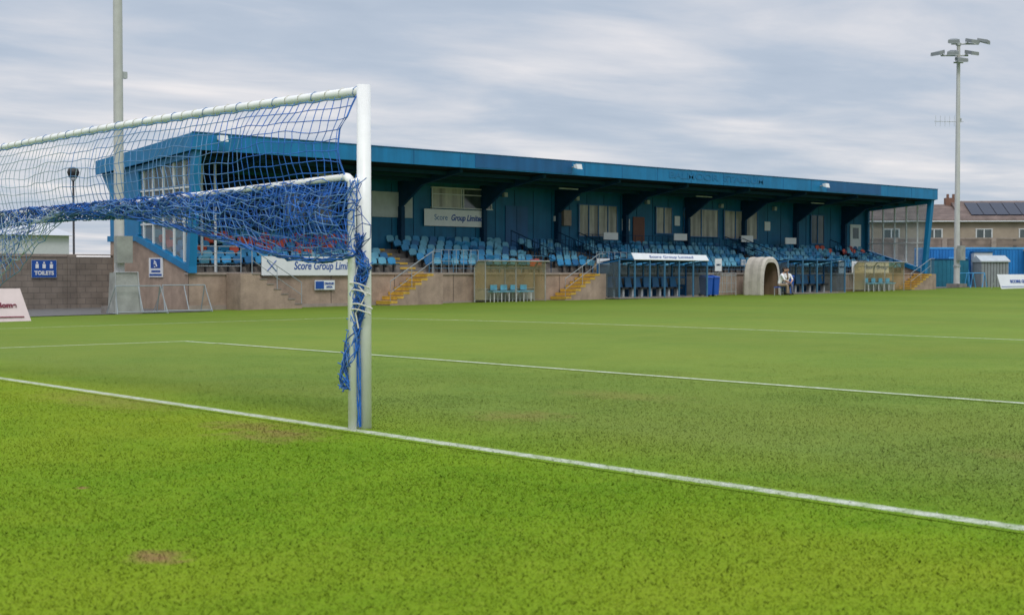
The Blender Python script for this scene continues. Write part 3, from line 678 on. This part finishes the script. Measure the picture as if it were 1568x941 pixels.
# ------------------------------------------------------------ people (seated)
def person(name,loc,rz,shirt,trou,lean=.15,armf=True):
    e=empty(name,loc,rz)
    J=dict(pel=(0,0,.50),sp=(0,-.04*1-lean*.2,.72),ch=(0,-.05-lean*.6,.93),nk=(0,-.05-lean*.9,1.06),hd=(0,-.08-lean,1.13),
      lh=(-.09,-.02,.49),lk=(-.15,-.44,.52),la=(-.14,-.42,.10),lt=(-.15,-.58,.04),
      rh=(.09,-.02,.49),rk=(.16,-.43,.52),ra=(.17,-.48,.10),rt=(.18,-.64,.04),
      ls=(-.19,-.05-lean*.7,.99),le=(-.25,-.20-lean*.6,.74),lw=(-.13,-.40-lean*.4,.66),
      rs=(.19,-.05-lean*.7,.99),re=(.26,-.18-lean*.6,.74),rw=(.12,-.42-lean*.4,.64))
    if armf: J['rw']=(.05,-.25-lean,.98); J['re']=(.24,-.3-lean*.8,.78)
    rad=dict(pel=.13,sp=.12,ch=.135,nk=.055,hd=.05,lh=.095,lk=.065,la=.042,lt=.035,rh=.095,rk=.065,ra=.042,rt=.035,ls=.065,le=.045,lw=.03,rs=.065,re=.045,rw=.03)
    E=[('pel','sp'),('sp','ch'),('ch','nk'),('nk','hd'),('pel','lh'),('lh','lk'),('lk','la'),('la','lt'),('pel','rh'),('rh','rk'),('rk','ra'),('ra','rt'),('ch','ls'),('ls','le'),('le','lw'),('ch','rs'),('rs','re'),('re','rw')]
    ks=list(J); me=bpy.data.meshes.new("body"); me.from_pydata([J[k_] for k_ in ks],[(ks.index(a),ks.index(b_)) for a,b_ in E],[])
    o=bpy.data.objects.new("tmp",me); sc.collection.objects.link(o)
    o.modifiers.new("s","SKIN")
    sv=me.skin_vertices[0].data if me.skin_vertices else None
    if sv:
        for i,k_ in enumerate(ks): sv[i].radius=(rad[k_],rad[k_]); sv[i].use_root=(k_=='pel')
    sd=o.modifiers.new("d","SUBSURF"); sd.levels=2; sd.render_levels=2
    dg=bpy.context.evaluated_depsgraph_get(); bm_=bpy.data.meshes.new_from_object(o.evaluated_get(dg)); bpy.data.objects.remove(o)
    for m_ in (shirt,trou,SKIN,BLACK): bm_.materials.append(m_)
    lab={('pel','sp'):0,('sp','ch'):0,('ch','nk'):0,('nk','hd'):2,('pel','lh'):1,('lh','lk'):1,('lk','la'):1,('la','lt'):3,('pel','rh'):1,('rh','rk'):1,('rk','ra'):1,('ra','rt'):3,('ch','ls'):0,('ls','le'):0,('le','lw'):2,('ch','rs'):0,('rs','re'):0,('re','rw'):2}
    for p in bm_.polygons:
        c=p.center; best=9;bl=0
        for (a,b_),l in lab.items():
            A=Vector(J[a]);B=Vector(J[b_]);t=max(0,min(1,(c-A).dot(B-A)/(B-A).length_squared)); d=(A+(B-A)*t-c).length-(rad[a]*(1-t)+rad[b_]*t)
            if d<best: best=d;bl=l
        p.material_index=bl; p.use_smooth=True
    ob=bpy.data.objects.new("body",bm_); sc.collection.objects.link(ob); ob.parent=e
    hc=Vector(J['hd'])+Vector((0,-.02,.11)); mb=MB()
    def ell(c,rx,ry_,rz_,m_,cond=None,n=14):
        P=[[(c[0]+rx*math.sin(math.pi*i/n)*math.cos(2*math.pi*j/16),c[1]+ry_*math.sin(math.pi*i/n)*math.sin(2*math.pi*j/16),c[2]+rz_*math.cos(math.pi*i/n)) for j in range(16)] for i in range(n+1)]
        for i in range(n):
            for j in range(16):
                q=[P[i][j],P[i+1][j],P[i+1][(j+1)%16],P[i][(j+1)%16]]
                if cond is None or cond(Vector(q[0])-Vector(c)): mb.face(q,m_)
    ell(hc,.075,.095,.115,SKIN); ell(hc+Vector((0,.008,.012)),.083,.100,.118,HAIR,lambda q:q.z>.035 or q.y>.01)
    ell(hc+Vector((0,-.1,-.01)),.012,.02,.02,SKIN,n=6)
    for s in (-1,1):
        ell(hc+Vector((s*.078,0,-.005)),.01,.018,.028,SKIN,n=6); ell(hc+Vector((s*.03,-.086,.015)),.01,.008,.007,BLACK,n=6)
    ell(hc+Vector((0,-.086,-.05)),.022,.008,.006,MAROON,n=6)
    for wk,ek in (('lw','le'),('rw','re')):
        W=Vector(J[wk]); D=(W-Vector(J[ek])).normalized(); S=D.cross(Vector((0,0,1))).normalized(); 
        mb.tube([W-D*.01,W+D*.04,W+D*.08],[.026,.036,.032],SKIN,8)
        for q,(o_,l) in enumerate(((-.027,.06),(-.009,.075),(.009,.07),(.027,.055))):
            b0=W+D*.075+S*o_; mb.tube([b0,b0+D*l*.5+Vector((0,0,-.005)),b0+D*l+Vector((0,0,-.03))],[.009,.008,.006],SKIN,6)
        mb.tube([W+D*.03+S*.03,W+D*.06+S*.055,W+D*.09+S*.05],[.012,.010,.008],SKIN,6)
    mb.build("head_and_hands",e,smooth=True)
    mb=MB(); mb.box(-.2,.2,-.12,.22,.38,.42,BINB)
    for a in (-.17,.17):
        for b_ in (-.09,.19): mb.tube([(a,b_,0),(a,b_,.38)],.014,STEEL,6)
    mb.build("stool",e)
    return e
yp=41.2
person("seated_person",(54.15,yp-.1,g(54.3,yp)),math.radians(35),SHIRT,mat("tan_trousers",(.30,.22,.15),.8,.1),.18,True)
person("seated_person",(55.0,yp+.1,g(55,yp)),math.radians(-35),SHIRT,mat("grey_trousers",(.12,.12,.14),.8,.1),.1,False)

for x in (51.6,61.6):
    e=empty("steel_crowd_barrier"); mb=MB(); y=42.9; gz=g(x,y)
    mb.tube([(x,y,gz),(x,y,gz+1.0),(x+1.5,y,gz+1.0),(x+1.5,y,gz)],.02,STEEL,6); mb.tube([(x,y,gz+.2),(x+1.5,y,gz+.2)],.015,STEEL,6)
    for i in range(1,10): mb.tube([(x+.15*i,y,gz+.2),(x+.15*i,y,gz+1)],.009,STEEL,5)
    mb.build("frame",e)

# ------------------------------------------------------------ masts
def mast(x,y,H,d=.15,tap=.62,bz=8.0):
    e=empty("floodlight_mast",(x,y,g(x,y))); mb=MB()
    mb.tube([(0,0,0),(0,0,H)],[d,d*tap],MAST,20)
    mb.box(-.45,.45,-.45,.45,-.3,.25,CONC)
    mb.tube([(0,0,1.3),(0,0,1.4)],d*1.2,STEEL,16)
    mb.build("pole",e,smooth=False)
    mb=MB()
    mb.box(-.28,.28,-.42,-.18,1.7,2.6,SHEDL); mb.box(d*.8,.30,-.08,.08,bz,bz+.22,STEEL)
    a=Vector((.746,-.666,0)); f=Vector((-.666,-.746,0))
    def head(c,yaw):
        ff=(f*math.cos(yaw)+a*math.sin(yaw)); ss=Vector((-ff.y,ff.x,0)); 
        p=c+Vector((0,0,.18)); fr=p+ff*.66+Vector((0,0,-.22)); n_=Vector((0,0,1))
        mb.solid([p-ss*.2,p+ss*.2,fr+ss*.36,fr-ss*.36],[p-ss*.17+n_*.16,p+ss*.17+n_*.16,fr+ss*.34+n_*.20,fr-ss*.34+n_*.20],SHEDG)
        mb.solid([p-ss*.15-n_*.004,p+ss*.15-n_*.004,fr+ss*.3-n_*.004,fr-ss*.3-n_*.004],[p-ss*.15-n_*.03,p+ss*.15-n_*.03,fr+ss*.3-n_*.03,fr-ss*.3-n_*.03],SIGND)
        mb.tube([c,p],.04,STEEL,6)
        for s_ in (-.19,.19): mb.tube([c+ss*s_*.5,p+ss*s_*.8],.025,STEEL,6)
    for zz,w0,w1,hs in ((H,-.45,1.25,((-.3,-.3),(.55,.5),(1.2,1.0))),(H-.72,-1.1,.6,((-1.0,-1.0),(-.35,-.3),(.5,.6))),(H-1.15,-.3,.3,((-.05,.2),))):
        mb.tube([a*w0+Vector((0,0,zz)),a*w1+Vector((0,0,zz))],.05,STEEL,8)
        for s,yw in hs: head(a*s+Vector((0,0,zz)),yw)
    mb.tube([(0,0,H-.1),(0,0,H+.05)],.16,STEEL,10)
    mb.build("fittings",e)
    return e
mast(20.75,43.1,16.5,.175,.8,7.9)
m2=mast(77.3,45.0,15.1,.19,.55,10.3)
mb=MB()
mb.tube([(-1.2,.9,10.3),(.3,-.2,10.3)],.02,STEEL,5)
for i in range(6):
    t=-1.15+.24*i; mb.tube([(t,-.74*t,10.0),(t,-.74*t,10.65)],.012,STEEL,4)
mb.build("aerial",m2)
e=empty("street_lamp",(25.6,57.6,g(25,57))); mb=MB(); mb.tube([(0,0,0),(0,0,1),(0,0,1.02),(0,0,5.5)],[.08,.08,.05,.045],BLACK,10)
mb.tube([(0,0,5.45),(0,0,5.55),(0,0,5.75),(0,0,5.9),(0,0,5.98)],[.06,.20,.27,.22,.05],BLACK,14); mb.tube([(0,0,5.5),(0,0,5.36)],[.16,.06],STEEL,12); mb.build("lamp",e,smooth=True)

# ------------------------------------------------------------ left side
e=empty("boundary_wall"); mb=MB()
mb.box(-25,21.95,50,50.22,-.5,1.80,BRICKW); mb.box(22.3,X0-.01,50,50.22,-.5,1.80,BRICKW); mb.box(21.95,22.3,49.95,50.27,-.5,1.86,BRICKW)
mb.box(-25,X0-.01,49.97,50.25,1.861,1.90,COPE); mb.box(-25,21.94,49.975,50.245,1.801,1.86,COPE); mb.build("blockwork",e)
s=sign("toilets_sign",20.55,21.5,1.02,1.66,49.93,SIGNB)
text("lettering","TOILETS",(21.02,49.92,1.18),.2,SIGNW,s,width=.75,bold=.008)
mb=MB()
for x in (20.75,21.02,21.3): mb.box(x-.06,x+.06,49.915,49.927,1.36,1.52,SIGNW); mb.tube([(x,49.915,1.57),(x,49.927,1.57)],.035,SIGNW,8)
mb.build("symbols",s)
e=empty("electrical_cabinet"); mb=MB(); gz=g(20.5,42.5)
mb.solid([(20.25,42.35,gz),(21.15,42.35,gz),(21.15,42.95,gz),(20.25,42.95,gz)],[(20.3,42.5,gz+1.38),(21.1,42.5,gz+1.38),(21.1,42.9,gz+1.38),(20.3,42.9,gz+1.38)],SHEDL)
mb.box(20.2,21.2,42.3,43.0,gz-.05,gz+.05,CONC); mb.tube([(20.25,42.33,gz+.06),(20.3,42.46,gz+1.4),(21.1,42.46,gz+1.4),(21.15,42.33,gz+.06)],.02,STEEL,6)
mb.build("cabinet",e)
for x,y in ((20.1,41.9),(22.0,42.3)):
    e=empty("tubular_barrier"); mb=MB(); gz=g(x,y)+.02
    mb.tube([(x,y,gz),(x+.1,y+.35,gz+.92),(x+1.7,y+.35,gz+.92),(x+1.8,y,gz)],.022,RAILG,8); mb.tube([(x,y,gz+.03),(x,y+.8,gz+.03),(x+.1,y+.35,gz+.92)],.022,RAILG,8)
    mb.tube([(x+1.8,y,gz+.03),(x+1.8,y+.8,gz+.03),(x+1.7,y+.35,gz+.92)],.022,RAILG,8); mb.tube([(x,y,gz+.06),(x+1.8,y,gz+.06)],.018,RAILG,8); mb.tube([(x+.9,y,gz+.06),(x+.9,y+.35,gz+.92)],.018,RAILG,8)
    mb.build("frame",e)
def adboard(x0,x1,y,h,m,txt,tm,ts=.26,tw=.6):
    e=empty("advertising_board"); gz=g(x0,y); mb=MB()
    mb.solid([(x0,y,gz),(x1,y,gz),(x1,y+.03,gz),(x0,y+.03,gz)],[(x0-.0,y+.28,gz+h),(x1-.22,y+.28,gz+h),(x1-.22,y+.31,gz+h),(x0,y+.31,gz+h)],m)
    for x in (x0+.1,x1-.3): mb.tube([(x,y+.3,gz+h-.05),(x,y+.7,gz)],.02,STEEL,6)
    mb.build("board",e)
    t=text("lettering",txt,((x0+x1)/2+.35,y+.28*.5-.02,gz+h*.5),ts,tm,e,width=(x1-x0)*tw,bold=.01); t.rotation_euler[0]=math.atan2(h,.28)
    mb=MB(); mb.solid([(x0+.08,y+.01,gz+.14*h),(x1-.2,y+.01,gz+.14*h),(x1-.2,y+.02,gz+.14*h),(x0+.08,y+.02,gz+.14*h)],[(x0+.08,y+.035,gz+.17*h),(x1-.2,y+.035,gz+.17*h),(x1-.2,y+.045,gz+.17*h),(x0+.08,y+.045,gz+.17*h)],tm); mb.build("print_strip",e)
adboard(13.4,15.95,38.8,.96,PINK,"BET Home",MAROON,.2,.42)
adboard(74.9,79.4,40.7,.85,SIGNW,"SCORE GROUP",SIGNB)
e=empty("pale_warehouse"); mb=MB(); mb.box(32,52,118,132,-1,4.6,PALEB); mb.px([(117.5,4.6),(125,6.0),(132.5,4.6)],31.5,52.5,PALEB); mb.box(36,40,117.9,117.999,0,3.6,SHEDG); mb.build("walls",e)

# ------------------------------------------------------------ right side
A=math.radians(-41.8)
e=empty("terraced_houses",(103.3,68.7,0),math.radians(-45))
mb=MB()
for k_ in range(5):
    a=k_*8.0; b_=a+7.99
    mb.box(a,b_,0,7,-1,5.9,HWALL)
    zr=7.55-(.3 if k_==0 else 0)
    mb.px([(-.35,5.75),(3.5,zr),(7.35,5.75),(7.35,5.93),(3.5,zr+.18),(-.35,5.93)],a-.05,b_+.04,HROOF)
    mb.px([(0,5.9),(7,5.9),(3.5,zr-.02)],a+.001,b_-.001,HWALL)
    for wx in (1.3,5.0):
        for wz in (3.9,1.1):
            mb.box(wx+a,wx+a+1.35,-.02,.05,wz,wz+1.15,CURTD); 
            mb.box(wx+a-.07,wx+a+1.42,-.05,-.021,wz+1.15,wz+1.23,WHITEF); mb.box(wx+a-.07,wx+a+1.42,-.08,-.021,wz-.08,wz,WHITEF)
            for q in (0,.675,1.35): mb.box(wx+a+q-.05,wx+a+q+.05,-.045,-.021,wz,wz+1.15,WHITEF)
    mb.box(a,b_,-.45,-.36,5.72,5.82,WHITEF); mb.tube([(b_-.15,-.06,0),(b_-.15,-.06,5.7)],.05,BLACK,6)
    sl_=(zr-5.75)/3.85
    if k_ in (1,2,3):
        for q in range(5):
            x=a+1.0+q*1.1; y_a,y_b=.4,2.9; za=5.93+sl_*(y_a+.35)+.03; zb=5.93+sl_*(y_b+.35)+.03
            mb.solid([(x,y_a,za),(x+1.04,y_a,za),(x+1.04,y_b,zb),(x,y_b,zb)],[(x,y_a-.03,za+.07),(x+1.04,y_a-.03,za+.07),(x+1.04,y_b-.03,zb+.07),(x,y_b-.03,zb+.07)],SOLAR)
    mb.box(b_-.5,b_+.5,3.2,3.9,zr-.3,zr+.75,CHIM)
    for q in (-.25,.25): mb.tube([(b_+q,3.55,zr+.75),(b_+q,3.55,zr+1.1)],.12,CHIM,8)
mb.build("houses",e)
e=empty("stone_boundary_wall",(94.2,65.0,0),A); mb=MB(); mb.box(-4,40,0,.4,-1,4.0,STONE); mb.box(-4,40,-.04,.44,4.001,4.12,COPE)
for i in range(11): mb.box(-4+4*i,-3.6+4*i,-.1,-.001,-1,4.0,COPE)
mb.build("stonework",e)
e=empty("storage_container",(78.7,47.4,g(80,47)),A); mb=MB()
mb.box(0,2.2,0,2.4,0,1.75,TEAL); mb.box(-.05,2.25,-.05,2.45,1.751,1.83,BLUED)
for i in range(1,8): mb.box(.27*i-.03,.27*i+.03,-.03,-.001,.1,1.7,TEAL)
mb.build("container",e)
e=empty("shipping_container",(80.8,47.0,g(82,46)),A); mb=MB()
mb.box(-1.8,9,1,3.4,0,2.45,CONTB); mb.box(-1.8,9,.96,3.44,2.451,2.56,CONTL)
for i in range(-8,44): mb.box(.2*i-.04,.2*i+.04,.96,.999,.1,2.4,CONTB)
mb.solid([(-.3,0,0),(.9,0,0),(.9,.6,0),(-.3,.6,0)],[(-.5,.2,1.9),(.7,.2,1.9),(.7,.7,1.9),(-.5,.7,1.9)],CONTL)
mb.build("container",e)
e=empty("white_storage_box",(82.5,45.8,g(82,46)),A); mb=MB(); mb.box(-.9,.3,0,.6,.0,2.2,PALEB); mb.box(-.95,.35,-.05,.65,2.201,2.3,BLUED); mb.box(-.8,.2,-.02,-.001,.1,2.0,SIGND); mb.build("box",e)
e=empty("portable_cabin",(84.3,43.9,g(84,44)),A); mb=MB(); mb.box(0,4,0,2,.15,2.3,CONTL); mb.box(-.05,4.05,-.05,2.05,2.301,2.4,SIGND); mb.box(.4,1.2,-.02,-.001,.2,1.9,SIGNW); mb.box(1.8,2.8,-.02,-.001,1.1,1.8,CURTD); mb.build("cabin",e)
e=empty("garden_shed",(79.4,44.5,g(80,44)),A); mb=MB()
mb.box(0,1.7,0,1.7,0,1.65,SHEDG); mb.px([(-.1,1.65),(.85,2.0),(1.8,1.65),(1.8,1.58),(-.1,1.58)],-.08,1.78,SIGND)
for i in range(1,9): mb.box(.19*i-.012,.19*i+.012,-.012,-.001,0,1.6,BLACK)
mb.build("shed",e)
for x,y in ((78.4,43.9),(77.2,44.0)):
    e=empty("folding_barrier"); mb=MB(); gz=g(x,y)
    mb.tube([(x,y,gz),(x+.3,y,gz+.9),(x+.6,y,gz)],.03,CONTL,6); mb.tube([(x+.3,y,gz+.9),(x+.3,y+1.2,gz+.9)],.03,CONTL,6); mb.tube([(x,y+1.2,gz),(x+.3,y+1.2,gz+.9),(x+.6,y+1.2,gz)],.03,CONTL,6); mb.build("frame",e)

# ------------------------------------------------------------ sky
w=bpy.data.worlds.new("World"); sc.world=w; w.use_nodes=True; nt=w.node_tree; N=nt.nodes; L=nt.links
bg=N["Background"]; SE,SR=50,215
sky=N.new("ShaderNodeTexSky"); sky.sky_type='NISHITA'; sky.sun_disc=False; sky.sun_elevation=math.radians(SE); sky.sun_rotation=math.radians(SR)
tc=N.new("ShaderNodeTexCoord"); sp=N.new("ShaderNodeSeparateXYZ"); L.new(tc.outputs["Generated"],sp.inputs[0])
def M(op,a,c=None):
    n=N.new("ShaderNodeMath"); n.operation=op
    for i,x in enumerate((a,c)):
        if x is None: continue
        if isinstance(x,(int,float)): n.inputs[i].default_value=x
        else: L.new(x,n.inputs[i])
    return n.outputs[0]
zc=M('ADD',M('MAXIMUM',sp.outputs[2],0.0),.055)
cb=N.new("ShaderNodeCombineXYZ"); L.new(M('DIVIDE',sp.outputs[0],zc),cb.inputs[0]); L.new(M('DIVIDE',sp.outputs[1],zc),cb.inputs[1])
mp=N.new("ShaderNodeMapping"); mp.inputs["Rotation"].default_value=(0,0,math.radians(42)); mp.inputs["Scale"].default_value=(.62,1.0,1); L.new(cb.outputs[0],mp.inputs[0])
def cn(s,d,r,di):
    n1=N.new("ShaderNodeTexNoise"); n1.inputs["Scale"].default_value=s; n1.inputs["Detail"].default_value=d; n1.inputs["Roughness"].default_value=r; n1.inputs["Distortion"].default_value=di; L.new(mp.outputs[0],n1.inputs["Vector"]); return n1.outputs["Fac"]
mix_=M('ADD',M('MULTIPLY',cn(.5,4,.5,.3),.5),M('MULTIPLY',cn(1.4,9,.55,.25),.5))
cr=N.new("ShaderNodeValToRGB"); el=cr.color_ramp.elements
el[0].position=.36; el[0].color=(.42,.50,.62,1); el[1].position=.64; el[1].color=(.88,.85,.86,1)
a=el.new(.455); a.color=(.50,.57,.68,1); a=el.new(.53); a.color=(.64,.67,.74,1)
L.new(mix_,cr.inputs[0])
zen=N.new("ShaderNodeMapRange"); zen.inputs[1].default_value=.22; zen.inputs[2].default_value=.9; zen.inputs[3].default_value=10; zen.inputs[4].default_value=21; L.new(sp.outputs[2],zen.inputs[0])
vm=N.new("ShaderNodeVectorMath"); vm.operation='SCALE'; L.new(cr.outputs[0],vm.inputs[0]); L.new(zen.outputs[0],vm.inputs["Scale"])
mx=N.new("ShaderNodeMix"); mx.data_type='RGBA'; mx.inputs[0].default_value=.92; L.new(sky.outputs[0],mx.inputs[6]); L.new(vm.outputs[0],mx.inputs[7])
L.new(mx.outputs[2],bg.inputs[0]); bg.inputs[1].default_value=.1
sl=bpy.data.lights.new("sun",'SUN'); sl.energy=1.3; sl.angle=math.radians(18); sl.color=(1,.965,.92)
so=bpy.data.objects.new("sun",sl); sc.collection.objects.link(so)
az=math.radians(SR); d=Vector((math.sin(az)*math.cos(math.radians(SE)),math.cos(az)*math.cos(math.radians(SE)),math.sin(math.radians(SE))))
so.rotation_euler=d.to_track_quat('Z','Y').to_euler()

# ------------------------------------------------------------ camera
cd=bpy.data.cameras.new("camera"); cam=bpy.data.objects.new("camera",cd); sc.collection.objects.link(cam); sc.camera=cam
cam.location=(0,0,1.13); cam.rotation_euler=(math.radians(90-1.384),0,math.radians(-41.75))
cd.sensor_width=36; cd.lens=47.98; cd.clip_end=6000; cd.clip_start=.05
cd.dof.use_dof=True; cd.dof.focus_distance=18; cd.dof.aperture_fstop=4.5
sc.view_settings.view_transform='Standard'; sc.view_settings.look='None'; sc.view_settings.exposure=0
